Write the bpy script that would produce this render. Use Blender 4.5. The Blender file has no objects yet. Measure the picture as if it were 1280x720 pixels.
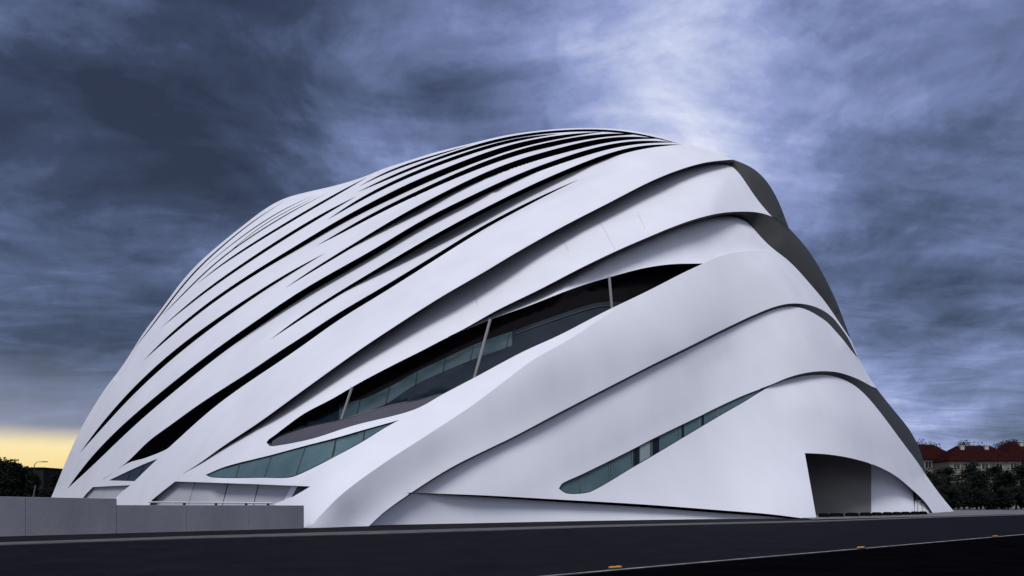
import bpy, bmesh, math, random
import numpy as np
from mathutils import Vector, Matrix, noise
from mathutils.geometry import delaunay_2d_cdt
random.seed(7)
R = math.radians
sc = bpy.context.scene
col = sc.collection

# ------------------------------------------------------------------ camera
F = 853.33; HX, HY, CH = 640.0, 628.0, 1.6      # focal length in px of a 1280 px picture, horizon row, eye height
def P(px, py, D):                                # point seen at (px, py) standing D metres in front of the eye
    return ((px-HX)/F*D, D, CH-(py-HY)/F*D)
def G(px, py):                                   # point of the flat ground
    D = CH*F/(py-HY); return ((px-HX)/F*D, D)
cam = bpy.data.cameras.new('camera'); co = bpy.data.objects.new('camera', cam); col.objects.link(co)
co.location = (0, 0, CH); co.rotation_euler = (R(90), 0, 0)
cam.sensor_width = 36; cam.lens = 36*F/1280; cam.shift_y = (HY-360)/1280
cam.clip_start = 0.1; cam.clip_end = 6000
sc.camera = co

# ------------------------------------------------------------------ materials
def mat(name, c, rough=0.6, spec=0.3, metal=0.0, var=0.0, vscale=0.3, bump=0.0, bscale=5.0, c2=None, stretch=None):
    m = bpy.data.materials.new(name); m.use_nodes = True
    nt = m.node_tree; b = nt.nodes['Principled BSDF']
    b.inputs['Roughness'].default_value = rough; b.inputs['Metallic'].default_value = metal
    b.inputs['Specular IOR Level'].default_value = spec
    b.inputs['Base Color'].default_value = (*c, 1)
    tc = nt.nodes.new('ShaderNodeTexCoord')
    src = tc.outputs['Object']
    if stretch:
        mp = nt.nodes.new('ShaderNodeMapping'); mp.inputs['Scale'].default_value = stretch
        nt.links.new(src, mp.inputs['Vector']); src = mp.outputs['Vector']
    if var or c2:
        n = nt.nodes.new('ShaderNodeTexNoise'); n.inputs['Scale'].default_value = vscale
        n.inputs['Detail'].default_value = 6; n.inputs['Roughness'].default_value = 0.6
        nt.links.new(src, n.inputs['Vector'])
        r = nt.nodes.new('ShaderNodeValToRGB')
        r.color_ramp.elements[0].position = 0.32; r.color_ramp.elements[1].position = 0.68
        lo = c2 if c2 else tuple(x*(1-var) for x in c)
        r.color_ramp.elements[0].color = (*lo, 1); r.color_ramp.elements[1].color = (*c, 1)
        nt.links.new(n.outputs['Fac'], r.inputs['Fac']); nt.links.new(r.outputs['Color'], b.inputs['Base Color'])
    if bump:
        n2 = nt.nodes.new('ShaderNodeTexNoise'); n2.inputs['Scale'].default_value = bscale; n2.inputs['Detail'].default_value = 5
        nt.links.new(src, n2.inputs['Vector'])
        bp = nt.nodes.new('ShaderNodeBump'); bp.inputs['Strength'].default_value = bump; bp.inputs['Distance'].default_value = 0.05
        nt.links.new(n2.outputs['Fac'], bp.inputs['Height']); nt.links.new(bp.outputs['Normal'], b.inputs['Normal'])
    return m
WHITE = mat('white_cladding', (0.775, 0.785, 0.86), 0.5, 0.25, var=0.07, vscale=0.22, stretch=(1, 1, 0.35))
BLACK = mat('black_gap', (0.0012, 0.0012, 0.002), 0.9, 0.0)
SOFF = mat('shade_grey_soffit', (0.05, 0.052, 0.053), 0.6, 0.1, var=0.15, vscale=0.2)  # whitish undersides; their shade is put into this dark grey
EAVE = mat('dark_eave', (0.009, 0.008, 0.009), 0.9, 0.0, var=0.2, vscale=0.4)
FRAME = mat('dark_frame', (0.012, 0.018, 0.022), 0.4, 0.4)
GLASS = mat('teal_glass', (0.09, 0.155, 0.172), 0.22, 0.4, var=0.35, vscale=0.25)
NAVY = mat('navy_glass', (0.009, 0.018, 0.028), 0.3, 0.15, var=0.5, vscale=0.5)
EYEG = mat('dim_teal_glass', (0.05, 0.082, 0.098), 0.2, 0.35, var=0.5, vscale=0.5)
PALEG = mat('pale_glass_blind', (0.22, 0.29, 0.31), 0.25, 0.5)
PARA = mat('purple_grey_parapet', (0.085, 0.08, 0.105), 0.6, 0.2, var=0.2, vscale=0.4)
STEEL = mat('pale_steel', (0.32, 0.31, 0.31), 0.5, 0.3)
PANEL = mat('grey_panel', (0.42, 0.43, 0.47), 0.6, 0.2, var=0.1, vscale=0.3)
INNER = mat('inner_wall_shade_grey', (0.20, 0.19, 0.185), 0.7, 0.15, var=0.15, vscale=0.3)  # shade of the entrance's left part put into a darker grey
JOINT = mat('joint_seal', (0.42, 0.43, 0.5), 0.7, 0.1)

def tag(o, label=None, cat=None, group=None, kind=None):
    if label: o['label'] = label
    if cat: o['category'] = cat
    if group: o['group'] = group
    if kind: o['kind'] = kind
    return o
def empty(name, loc, rz=0.0):
    o = bpy.data.objects.new(name, None); col.objects.link(o)
    o.location = loc; o.rotation_euler = (0, 0, rz); o.empty_display_size = 0.5
    return o
def mesh_obj(name, verts, faces, m, parent=None, smooth=False, sharp=30, world=True, sharp_pairs=None):
    me = bpy.data.meshes.new(name)
    if parent and world:
        l = parent.location; 
        if parent.parent: l = l + parent.parent.location
        verts = [(v[0]-l[0], v[1]-l[1], v[2]-l[2]) for v in verts]
    me.from_pydata([tuple(v) for v in verts], [], [tuple(f) for f in faces])
    me.validate(); me.update()
    for mm in (m if isinstance(m, (list, tuple)) else [m]): me.materials.append(mm)
    if smooth:
        me.polygons.foreach_set('use_smooth', [True]*len(me.polygons))
        me.set_sharp_from_angle(angle=R(sharp))
    if sharp_pairs:
        at = me.attributes.get('sharp_edge') or me.attributes.new('sharp_edge', 'BOOLEAN', 'EDGE')
        for e in me.edges:
            if tuple(sorted(e.vertices)) in sharp_pairs: at.data[e.index].value = True
    o = bpy.data.objects.new(name, me); col.objects.link(o)
    if parent: o.parent = parent
    return o
class MB:
    def __init__(s): s.v = []; s.f = []
    def quad(s, *p): i = len(s.v); s.v += [tuple(q) for q in p]; s.f.append(tuple(range(i, i+len(p))))
    def box(s, c, d, rz=0.0, taper=1.0):
        i = len(s.v); cz, sz = math.cos(rz), math.sin(rz)
        for k in (-1, 1):
            t = taper if k > 0 else 1.0
            for a, b in ((-1, -1), (1, -1), (1, 1), (-1, 1)):
                x, y = a*d[0]/2*t, b*d[1]/2*t
                s.v.append((c[0]+x*cz-y*sz, c[1]+x*sz+y*cz, c[2]+k*d[2]/2))
        s.f += [(i+3, i+2, i+1, i), (i+4, i+5, i+6, i+7)] + [(i+a, i+(a+1) % 4, i+4+(a+1) % 4, i+4+a) for a in range(4)]
    def tube(s, pts, r, n=6):
        i = len(s.v); pts = [Vector(p) for p in pts]
        rr = r if isinstance(r, (list, tuple)) else [r]*len(pts)
        for k, p in enumerate(pts):
            t = (pts[min(k+1, len(pts)-1)]-pts[max(k-1, 0)]).normalized()
            a = t.cross(Vector((0, 0, 1)));
            if a.length < 1e-3: a = t.cross(Vector((1, 0, 0)))
            a.normalize(); b = t.cross(a)
            for q in range(n):
                an = 2*math.pi*q/n; s.v.append(tuple(p+a*math.cos(an)*rr[k]+b*math.sin(an)*rr[k]))
        for k in range(len(pts)-1):
            for q in range(n):
                s.f.append((i+k*n+q, i+k*n+(q+1) % n, i+(k+1)*n+(q+1) % n, i+(k+1)*n+q))
        s.f += [tuple(i+q for q in reversed(range(n))), tuple(i+(len(pts)-1)*n+q for q in range(n))]
    def build(s, name, m, parent=None, smooth=False, world=True): return mesh_obj(name, s.v, s.f, m, parent, smooth, world=world)

# ------------------------------------------------------------------ the hall: plan of its skin
def spline(pts, step=5.0):
    p = np.array(pts, float); n = len(p)
    if n == 2:
        k = max(1, int(np.hypot(*(p[1]-p[0]))/step)); t = np.linspace(0, 1, k+1)[:, None]; return p[0]*(1-t)+p[1]*t
    d = np.sqrt(np.hypot(np.diff(p[:, 0]), np.diff(p[:, 1])))+1e-9       # centripetal
    out = []
    for i in range(n-1):
        p1, p2 = p[i], p[i+1]
        m1 = (p2-p1) if i == 0 else ((p1-p[i-1])/d[i-1]-(p2-p[i-1])/(d[i-1]+d[i])+(p2-p1)/d[i])*d[i]
        m2 = (p2-p1) if i == n-2 else ((p2-p1)/d[i]-(p[i+2]-p1)/(d[i]+d[i+1])+(p[i+2]-p2)/d[i+1])*d[i]
        k = max(1, int(round(np.hypot(*(p2-p1)[:2])/step)))
        for j in range(k):
            t = j/k
            out.append((2*t**3-3*t**2+1)*p1+(t**3-2*t**2+t)*m1+(-2*t**3+3*t**2)*p2+(t**3-t**2)*m2)
    out.append(p[-1]); return np.array(out)
def dist(poly, q):
    """signed distance (positive below a left-to-right line), arclength of the nearest point, total length"""
    a = poly[:-1]; b = poly[1:]; ab = b-a; L = np.hypot(ab[:, 0], ab[:, 1])+1e-12
    cum = np.concatenate([[0], np.cumsum(L)])
    best = np.full(len(q), 1e9); sg = np.ones(len(q)); s = np.zeros(len(q))
    for i in range(len(a)):
        t = np.clip(((q-a[i])@ab[i])/L[i]**2, 0, 1)
        pr = a[i]+t[:, None]*ab[i]; dd = np.hypot(*(q-pr).T)
        cr = ab[i, 0]*(q[:, 1]-a[i, 1])-ab[i, 1]*(q[:, 0]-a[i, 0])
        m = dd < best-1e-9
        best[m] = dd[m]; sg[m] = np.sign(cr[m]); s[m] = cum[i]+t[m]*L[i]
    return best*sg, s, cum[-1]
def inside(poly, q):
    r = np.zeros(len(q), bool); n = len(poly); j = n-1
    for i in range(n):
        xi, yi = poly[i]; xj, yj = poly[j]
        c = ((yi > q[:, 1]) != (yj > q[:, 1]))
        with np.errstate(divide='ignore', invalid='ignore'):
            xx = (xj-xi)*(q[:, 1]-yi)/(yj-yi+1e-15)+xi
        r ^= c & (q[:, 0] < xx); j = i
    return r

def relax(p, it):
    p = p.copy()
    for _ in range(it): p[1:-1] += .5*((p[:-2]+p[2:])/2-p[1:-1])
    return p
OUT = spline([(60,630),(64,622),(81,580),(97.5,543),(107,525),(132,485),(152,459),(168,434),(180,415),(202,386),(227,352),(250,327),(280,301),(305,281),(332,260.5),
 (355,248),(380,241),(415,233),(435,227.5),(458,220),(475,212.5),(510,201),(540,191.5),(565,185),(592,178.5),(625,170.5),(655,165.5),(700,161),(740,159.8),(775,161.5),
 (800,165),(825,171),(858,180.3),(876,184),(896,191.5),(912,198),(925,202.5),(940,209),(957.5,225),(972,249),(986,285)], 5)
OUT = relax(OUT, 6)
OUT = np.vstack([OUT, relax(spline([(986,285),(1000,299),(1015,319),(1027,339),(1045,375),(1057,407),(1065,427),(1072,446),(1082,464),(1093,483),(1107,499.5),(1122,519),(1132,529),(1145,550),(1152,567),(1157,582),(1157.5,594)], 5), 14)[1:],
 spline([(1157.5,594),(1175,618),(1193,640)], 5)[1:]])
BASE = spline([(1193,640),(1166,644),(1100,648),(1021,652),(910,653),(700,657),(480,662),(384,664),(370,650),(335,640),(185,640),(100,638),(60,638),(60,630)], 6)
SIL = np.vstack([OUT, BASE[1:-1]])

def centre(pts, step=5):
    c = spline([(x, y, w) for x, y, w in pts], step); t = np.gradient(c[:, :2], axis=0); t /= np.hypot(t[:, 0], t[:, 1])[:, None]
    nrm = np.stack([-t[:, 1], t[:, 0]], 1); w = np.maximum(c[:, 2:3], 0.0)
    w[0] = min(w[0, 0], .02); w[-1] = min(w[-1, 0], .02)
    return c[:, :2]-nrm*w/2, c[:, :2]+nrm*w/2
strokes = []    # name, up, lo, depth of the step, width over which the panel below comes forward again, end tapers, material
def stroke(name, up, lo, g, W, tl, tr, m): strokes.append(dict(name=name, up=up, lo=lo, g=g, W=W, tl=tl, tr=tr, m=m, poly=np.vstack([up, lo[::-1][1:-1] if np.allclose(up[0], lo[0]) else lo[::-1]])))
def cstroke(name, pts, g, W, m=BLACK, tl=70, tr=70):
    u, l = centre(pts)
    if name == 'shadow_gap': u, l = relax(u, 60), relax(l, 60)
    if g > 1.1 and name == 'shadow_gap': g = g*1.5; tr = 150
    stroke(name, u, l, g, W, tl, tr, m)
def sp2(u, l): return spline(u), spline(l)

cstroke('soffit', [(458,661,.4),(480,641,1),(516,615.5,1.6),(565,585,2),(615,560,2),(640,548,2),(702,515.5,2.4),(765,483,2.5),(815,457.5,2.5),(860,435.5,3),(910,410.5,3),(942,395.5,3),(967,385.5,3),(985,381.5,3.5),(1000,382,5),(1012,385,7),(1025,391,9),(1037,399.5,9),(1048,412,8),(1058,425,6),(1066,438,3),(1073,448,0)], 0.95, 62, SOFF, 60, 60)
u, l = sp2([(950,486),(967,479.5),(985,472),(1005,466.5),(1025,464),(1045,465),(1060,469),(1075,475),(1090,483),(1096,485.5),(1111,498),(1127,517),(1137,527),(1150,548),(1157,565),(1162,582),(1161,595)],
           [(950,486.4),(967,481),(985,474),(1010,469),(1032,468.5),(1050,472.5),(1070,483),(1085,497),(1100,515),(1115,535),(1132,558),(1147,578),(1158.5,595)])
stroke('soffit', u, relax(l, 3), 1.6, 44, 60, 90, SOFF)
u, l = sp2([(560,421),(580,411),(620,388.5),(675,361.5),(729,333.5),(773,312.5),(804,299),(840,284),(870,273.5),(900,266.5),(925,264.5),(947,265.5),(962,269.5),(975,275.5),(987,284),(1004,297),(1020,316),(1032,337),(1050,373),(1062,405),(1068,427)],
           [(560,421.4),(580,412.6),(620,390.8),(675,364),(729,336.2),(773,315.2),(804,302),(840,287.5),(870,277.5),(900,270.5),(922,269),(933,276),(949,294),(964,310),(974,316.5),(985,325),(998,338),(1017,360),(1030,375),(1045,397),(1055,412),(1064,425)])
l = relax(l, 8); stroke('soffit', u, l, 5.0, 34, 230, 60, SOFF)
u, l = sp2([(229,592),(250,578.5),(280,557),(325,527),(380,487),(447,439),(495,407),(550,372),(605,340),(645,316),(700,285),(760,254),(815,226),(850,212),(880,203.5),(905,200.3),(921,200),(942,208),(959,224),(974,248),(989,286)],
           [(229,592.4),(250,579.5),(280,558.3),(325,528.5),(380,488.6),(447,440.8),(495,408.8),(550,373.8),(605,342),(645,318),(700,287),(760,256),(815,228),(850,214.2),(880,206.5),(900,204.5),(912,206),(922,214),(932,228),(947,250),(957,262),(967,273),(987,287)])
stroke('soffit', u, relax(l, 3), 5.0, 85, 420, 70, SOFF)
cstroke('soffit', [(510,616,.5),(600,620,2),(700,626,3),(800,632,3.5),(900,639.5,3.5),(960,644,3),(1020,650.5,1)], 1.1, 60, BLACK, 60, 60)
u, l = sp2([(129,599),(160,577.5),(185,551),(209,534.5),(235,515),(272,490),(310,466),(345,442),(380,419.5),(420,393),(482,356.5),(545,318),(600,284.2),(625,270.6),(650,257.6),(680,243.2),(703,232.8),(722,225)],
           [(129,599.5),(160,579),(183,572),(209,561),(216,555),(235,537.5),(260,515),(285,495.5),(310,478),(345,455),(380,431),(420,402),(482,364),(545,324),(600,289.4),(625,275.3),(650,262),(680,246),(703,234.3),(722,225.3)])
u = relax(u, 14); k_ = int(np.argmax(l[:, 0] > 217)); l = np.vstack([l[:k_], relax(l[k_:], 30)])
stroke('shadow_gap', u, l, 1.2, 30, 300, 60, BLACK)
for pts, g, W, tl in [
 ([(84,611,0),(95,598,5),(109,583,9),(128,563,10.5),(149,542,11),(172,521,10.5),(220,481,10),(272,440,9),(330,399,8),(382,364,8),(440,331,7),(482,307,6.5),(526,279,6.5),(580,252.5,6.5),(602,241.5,6),(640,224,6.5),(677,209,6.5),(700,201.5,6.5),(737,189,7),(775,179.5,5.5),(800,176.2,4),(831,176.6,3),(846,178,0)], 2.2, 15, 420),
 ([(337,425,0),(355,412,2.5),(390,388,4),(440,357,4),(482,332,4.5),(545,295,5),(605,263,5),(646,242.5,5),(677,228,6),(700,218.5,6),(737.5,202.5,6),(775,189,6),(800,183,5),(825,180.3,3),(852,180.6,.5)], 3.4, 21, 300),
 ([(356,360.5,0),(370,350.5,2),(395,335,3),(440,308,3.5),(487,279,4),(520,260.5,4.5),(560,240.5,5),(580,230.5,6),(620,213.5,7.5),(660,199,8),(700,188.7,7.5),(731,179.8,8),(762,173.5,6),(787,171.3,4),(816,171.9,2.5),(830,173.5,.5)], 3.0, 13, 250),
 ([(395,307.5,0),(420,294.5,3),(446,279,4),(480,261.3,4.5),(507,247.8,5),(540,233,5),(580,215,6),(620,199.5,6.5),(660,186,6.5),(700,177.8,6),(731,171.3,5.5),(762,167.5,4),(787,167,3),(803,167.8,0)], 2.8, 12, 200),
 ([(179,451,0),(200,430,3),(235,400,4),(270,373,4),(320,340,4.5),(370,310,5),(420,279.5,5.5),(450,263.7,6.5),(480,248.7,8),(500,238.7,8.5),(526,226.5,8),(545,218.7,7.5),(580,204.5,7.5),(620,189.5,7.5),(660,177.8,6.5),(700,170.9,4.5),(730,166.6,3),(755,164.5,0)], 2.4, 9, 420),
 ([(100,566,0),(110,553,3),(135,523,5),(172,483,6.5),(220,440,7),(270,402,5.5),(320,368,4),(370,336,2.5),(407,316,0)], 1.0, 12, 60),
 ([(409,275,0),(420,267.5,2.5),(450,248.9,4),(480,233.7,4),(507,220.7,4.5),(540,207.5,4.5),(580,193,4.5),(620,180.2,4.5),(652,172.8,4),(680,168.8,2.5),(700,167,0)], 2.0, 8, 200),
 ([(200,411,0),(232,383,2.2),(270,354,3.2),(320,320,3.7),(370,288,4),(417,260.5,3.5),(446,245,0)], 0.8, 10, 60),
 ([(445,241,0),(460,233.9,2.6),(480,225,3.5),(507,213,3.5),(540,200.5,3.2),(580,186.8,4),(620,175.2,4),(652,169,3.5),(700,163.6,3),(740,162.2,3),(775,163.8,3),(800,167.2,2.5),(826,173.2,2),(852,180.4,0)], .8, 5, 150),
 ([(447.5,233.7,0),(457,226.5,2),(470,220.3,3),(490,211.5,3),(520,201.5,2.5),(540,195.8,2.2),(570,186,2),(590,180.6,0)], 1.0, 4, 60),
 ([(245,356,0),(270,335,1.8),(300,315,2.7),(345,287,3),(387,262,3),(420,243,2.8),(450,226.5,2.4),(459,221.6,0)], 0.7, 7, 60),
 ([(202,395,0),(220,377,1.7),(240,356,1.7),(260,336,1.4),(295,308,1.4),(345,276,1.4),(372,259.5,1.2),(410,241,0)], 0.5, 5, 60),
 ([(248,340,0),(290,304.5,1.1),(330,276,1.2),(362,256.5,1),(395,243,0)], 0.4, 5, 60),
 ([(270,330,0),(310,294,.8),(345,270,1),(375,256,.7),(400,243,0)], 0.3, 4, 60),
 ([(166,438,0),(182,418,1.2),(205,388,1.8),(229,354.5,1.8),(253,329,1.8),(282,304,1.5),(308,282.6,1.2),(333,263.5,1),(356,251.5,0)], 0.4, 4, 60),
 ([(91,608,0),(98,601,3),(107,592,0)], 0.5, 4, 60),
]: cstroke('shadow_gap', pts, g, W, BLACK, tl)

EYE = np.vstack([spline([(333,553),(336,549),(342,545),(355,535),(380,517),(415,498.5),(452,477),(490,457),(525,439.5),(560,421.5),(580,413),(620,397),(664,381),(718,360),(760,347),(806,335),(839,330.3),(879,329.3)]),
  spline([(879,329.3),(855,340.5),(809,364),(755,390),(700,418.5),(652,440.5),(595,471),(555,492),(519,511.5),(440,532.5),(390,548.5),(347,557),(337,557.5),(333,553)])[1:-1]])
BLIND = (799.5,814,470,600)
LW = np.vstack([spline([(257,593.5),(281,583.5),(339.6,568.5),(382,557),(419,547.5),(455.5,537),(499,525)]), spline([(499,525),(480,535.5),(453.5,552),(415,573),(372,594),(362,597),(329.5,597.3),(262,596.2),(257,593.5)])[1:-1]])
DW = np.vstack([spline([(698.5,610.5),(702,605),(725,594),(762,576),(790,562),(815,549),(850,532),(875,520),(897,509),(930,494),(962,482)]), spline([(962,483),(947,492),(930,502.5),(897,521.5),(850,549.5),(815,570.5),(790,585),(747,610.5),(734,616),(707,616.5),(698.5,610.5)])[:-1]])
TW = np.array([(136,600.5),(160,589),(180,580),(197.5,573.2),(188,582),(168,601.5)])
UC = np.vstack([spline([(219,601.8),(300,604.5),(388,608)]), np.array([(378,614),(365,621.5),(345,629),(335,636),(185,636),(190,625),(204,613.5)])])
UL = np.array([(116,608.8),(140,607.5),(163,606.4),(152,615),(141,626),(101,626),(108,617)])
CB = np.vstack([u_ for u_ in [np.array([(560,421.4)]), strokes[2]['lo'][1:]]])   # recessed band under the second visor
lo3 = strokes[2]['lo']; i975 = int(np.argmin(np.hypot(lo3[:, 0]-973, lo3[:, 1]-316)))
RIDGE = spline([(879,329.3),(895,322),(912,317),(932,314),(952,313.4),(lo3[i975][0], lo3[i975][1])])
eyetop = EYE[:int(np.argmin(np.hypot(EYE[:, 0]-879, EYE[:, 1]-329.3)))+1]; et = eyetop[eyetop[:, 0] >= 560]
CB = np.vstack([lo3[:i975+1], RIDGE[::-1][1:], et[::-1][1:]])
PL = np.vstack([strokes[4]['lo'], np.array([(1021,654),(910,656),(700,660),(480,664),(456,664)]), strokes[0]['lo'][strokes[0]['lo'][:, 0] < 516]])
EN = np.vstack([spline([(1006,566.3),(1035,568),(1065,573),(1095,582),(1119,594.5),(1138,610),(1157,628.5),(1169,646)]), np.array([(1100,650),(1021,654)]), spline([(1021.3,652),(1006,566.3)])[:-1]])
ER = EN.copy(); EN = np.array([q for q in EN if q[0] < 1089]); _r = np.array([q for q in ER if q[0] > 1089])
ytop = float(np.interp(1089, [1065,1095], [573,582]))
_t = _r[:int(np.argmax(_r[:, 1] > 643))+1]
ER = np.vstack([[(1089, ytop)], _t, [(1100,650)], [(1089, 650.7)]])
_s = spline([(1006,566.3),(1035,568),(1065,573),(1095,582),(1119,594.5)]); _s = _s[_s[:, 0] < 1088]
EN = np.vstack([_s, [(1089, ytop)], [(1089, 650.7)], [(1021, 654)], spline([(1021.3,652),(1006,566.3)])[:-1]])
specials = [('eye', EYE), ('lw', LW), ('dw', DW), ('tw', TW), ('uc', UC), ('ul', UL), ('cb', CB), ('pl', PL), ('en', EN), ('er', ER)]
CREASE = spline([(386,660),(426,619),(477,581),(540,540),(590,507),(630,477),(666,450),(709,426),(746,402),(785,376)])
EGT = spline([(352,541),(383,528),(433,503),(450,500),(488,483),(520,465),(556,448),(592,431),(637,415),(682,399),(750,378),(779,377.5)])
EPT = spline([(340,552),(347,547),(383,534),(429,524),(492,506),(528,499),(556,491.5)])
ENV = spline([(424,524.5),(446,519),(482,505),(519,481),(560,462),(600,446),(640,432),(690,413),(740,394)])

# constraint graph + grid -> triangulation
V = []; E = []
def addline(pl, closed=False):
    i = len(V); V.extend([Vector((float(a), float(b))) for a, b in pl]); n = len(pl)
    E.extend([(i+k, i+k+1) for k in range(n-1)])
    if closed: E.append((i+n-1, i))
addline(SIL, True)
for s in strokes: addline(s['poly'], True)
for n_, p_ in specials: addline(p_, True)
for p_ in (CREASE, EGT, EPT, ENV): addline(p_)
addline(np.array([(424,506),(424,526)])); addline(np.array([(640,412),(640,433)]))

allpts = np.array([(v.x, v.y) for v in V])
cells = {}
def put(x, y): cells.setdefault((int(x//4), int(y//4)), []).append((x, y))
for q in allpts: put(q[0], q[1])
def near(x, y, r):
    i, j = int(x//4), int(y//4)
    for a in (-1, 0, 1):
        for b in (-1, 0, 1):
            for p, q in cells.get((i+a, j+b), ()):
                if (p-x)**2+(q-y)**2 < r*r: return True
    return False
def rows_below(s_, ds):
    lo = s_['lo']; t = np.gradient(lo, axis=0); t /= np.hypot(t[:, 0], t[:, 1])[:, None]+1e-9; nr = np.stack([-t[:, 1], t[:, 0]], 1)
    for d_ in ds:
        qs = (lo+nr*d_)[1:-1]; ins = inside(SIL, qs)
        for q, ok in zip(qs, ins):
            if ok and not near(q[0], q[1], 1.7):
                put(q[0], q[1]); V.append(Vector((float(q[0]), float(q[1]))))
for s_ in strokes:
    if s_['name'] == 'shadow_gap' and s_['g'] > 1.1: rows_below(s_, (2.6, 5.4, 8.6, 12.4))
    elif s_['name'] == 'soffit': rows_below(s_, (3, 7, 12, 18, 25))
gx = []
rng = np.random.RandomState(3)
for j, y in enumerate(np.arange(160, 662, 6.0)):
    for x in np.arange(60+(3.5 if j % 2 else 0), 1196, 7.0): gx.append((x, y))
gx += [(x, y) for j, y in enumerate(np.arange(158, 330, 3.6)) for x in np.arange(330+(2 if j % 2 else 0), 880, 4.4)]
gx = np.array(gx); gx = gx[inside(SIL, gx)]
keep = []
for q in gx:
    if not near(q[0], q[1], 1.9): keep.append(q); put(q[0], q[1])
V.extend([Vector((float(a), float(b))) for a, b in keep])
vo, eo, fo, ov, oe, of = delaunay_2d_cdt(V, E, [], 0, 0.02)
Q = np.array([(v.x, v.y) for v in vo]); T = np.array([f for f in fo if len(f) == 3])
cons = set()
for (a, b), src in zip(eo, oe):
    if src: cons.add((min(a, b), max(a, b)))
cen = Q[T].mean(axis=1)
T = T[inside(SIL, cen)]; cen = Q[T].mean(axis=1)
key = np.full(len(T), -1)
for k, s in enumerate(strokes): key[inside(s['poly'], cen)] = k
for k, (n_, p_) in enumerate(specials):
    m = inside(p_, cen)
    if n_ in ('cb', 'pl'): m &= key < 0
    key[m] = 100+k
# depth of the skin: a thin-plate surface through inverse distances (planes stay planes)
ctrl = np.array([(426,619,45),(540,540,51),(666,450,59),(785,376,68.5),(516,616,49.8),(640,548,56.5),(765,482,64),(860,435,70.5),(440,655,45.8),(385,660,43),(480,656,47.7),(700,652,57),(910,648,66),(1021,650,69),(1110,645,84),(1165,641,97),(1192,639,110),
 (62,625,112),(160,625,80),(250,625,60),(330,625,49),
 (500,500,54),(600,400,64),(700,300,75),(800,215,86),(750,170,94),(900,210,90),(900,330,80),(900,450,75.5),(900,560,70),(700,590,59),(800,560,65),
 (1000,450,81),(1000,560,75),(1060,520,83),(1100,570,88),(1150,610,97),(960,260,91),(1000,340,88),(1040,400,88),(1085,480,91),(1120,530,93),
 (95,550,106),(150,465,100),(200,392,101),(250,330,104),(335,262,112),(400,300,95),(300,400,86),(200,500,87),(150,560,91),(300,500,70),(400,400,76),(450,300,89),(550,250,88),(620,190,98),(500,212,104),(420,235,112),(400,550,50)], float)
def U_(r): return np.where(r < 1e-9, 0, r*r*np.log(r+1e-12))
cx = ctrl[:, :2]/300.0; n = len(cx); K = U_(np.hypot(cx[:, None, 0]-cx[None, :, 0], cx[:, None, 1]-cx[None, :, 1]))+np.eye(n)*0.01
Pm = np.hstack([np.ones((n, 1)), cx]); A = np.zeros((n+3, n+3)); A[:n, :n] = K; A[:n, n:] = Pm; A[n:, :n] = Pm.T
sol = np.linalg.solve(A, np.concatenate([1/ctrl[:, 2], [0, 0, 0]]))
def depth0(q):
    x = q/300.0; k = U_(np.hypot(x[:, None, 0]-cx[None, :, 0], x[:, None, 1]-cx[None, :, 1]))
    d = 1/(k@sol[:n]+sol[n]+x@sol[n+1:])
    e, _, _ = dist(OUT, q); t = np.clip(np.abs(e)/55.0, 0, 1)
    return d+9.0*(1-np.sqrt(1-(1-t)**2+1e-9))
def fall(t): t = np.clip(t, 0, 1); return (1-t)**2*(1+0.6*t)
def step_off(q):
    o = np.zeros(len(q))
    for s in strokes:
        a, b = s['poly'].min(0)-s['W']-2, s['poly'].max(0)+s['W']+2
        m = ((q > a) & (q < b)).all(1); idx = np.where(m)[0]
        if not len(idx): continue
        qq = q[idx]
        su, au, Lu = dist(s['up'], qq); sl, al, Ll = dist(s['lo'], qq)
        tp = np.ones(len(qq))
        if s['tl']: tp = np.minimum(tp, np.clip(al/min(s['tl'], Ll*.8), 0, 1))
        if s['tr']: tp = np.minimum(tp, np.clip((Ll-al)/min(s['tr'], Ll/2.2), 0, 1))
        tp = np.sin(tp*math.pi/2)
        if s['name'] == 'shadow_gap' and s['tl'] > 190: tp = tp**2.6
        v = np.where(su <= 0.03, 0, np.where(sl < -0.03, np.abs(su)/(np.abs(su)+np.abs(sl)), (fall(np.maximum(sl, 0)/s['W']) if s['name'] == 'soffit' else 1-np.clip(sl/s['W'], 0, 1)**2)))
        o[idx] += s['g']*tp*v
    sc_, ac, Lc = dist(CREASE, q); d = np.maximum(-sc_, 0)
    b = np.clip(d/48, 0, 1)*(1-np.clip((d-60)/70, 0, 1)**2)*np.sin(np.clip((Lc-ac)/200, 0, 1)*math.pi/2)
    # the outer face of the big leg is flat, not bulging
    s1, a1, L1 = dist(strokes[0]['up'], q); m = (sc_ > 0) & (s1 < 0) & (q[:, 0] > 380)
    t = np.where(m, sc_/(np.abs(sc_)+np.abs(s1)+1e-9), 0)
    flat = 4*t*(1-t)*np.sin(np.clip((Lc-ac)/160, 0, 1)*math.pi/2)
    return o+3.4*b+.32*flat
D0 = depth0(Q); OF = step_off(Q)
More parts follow.
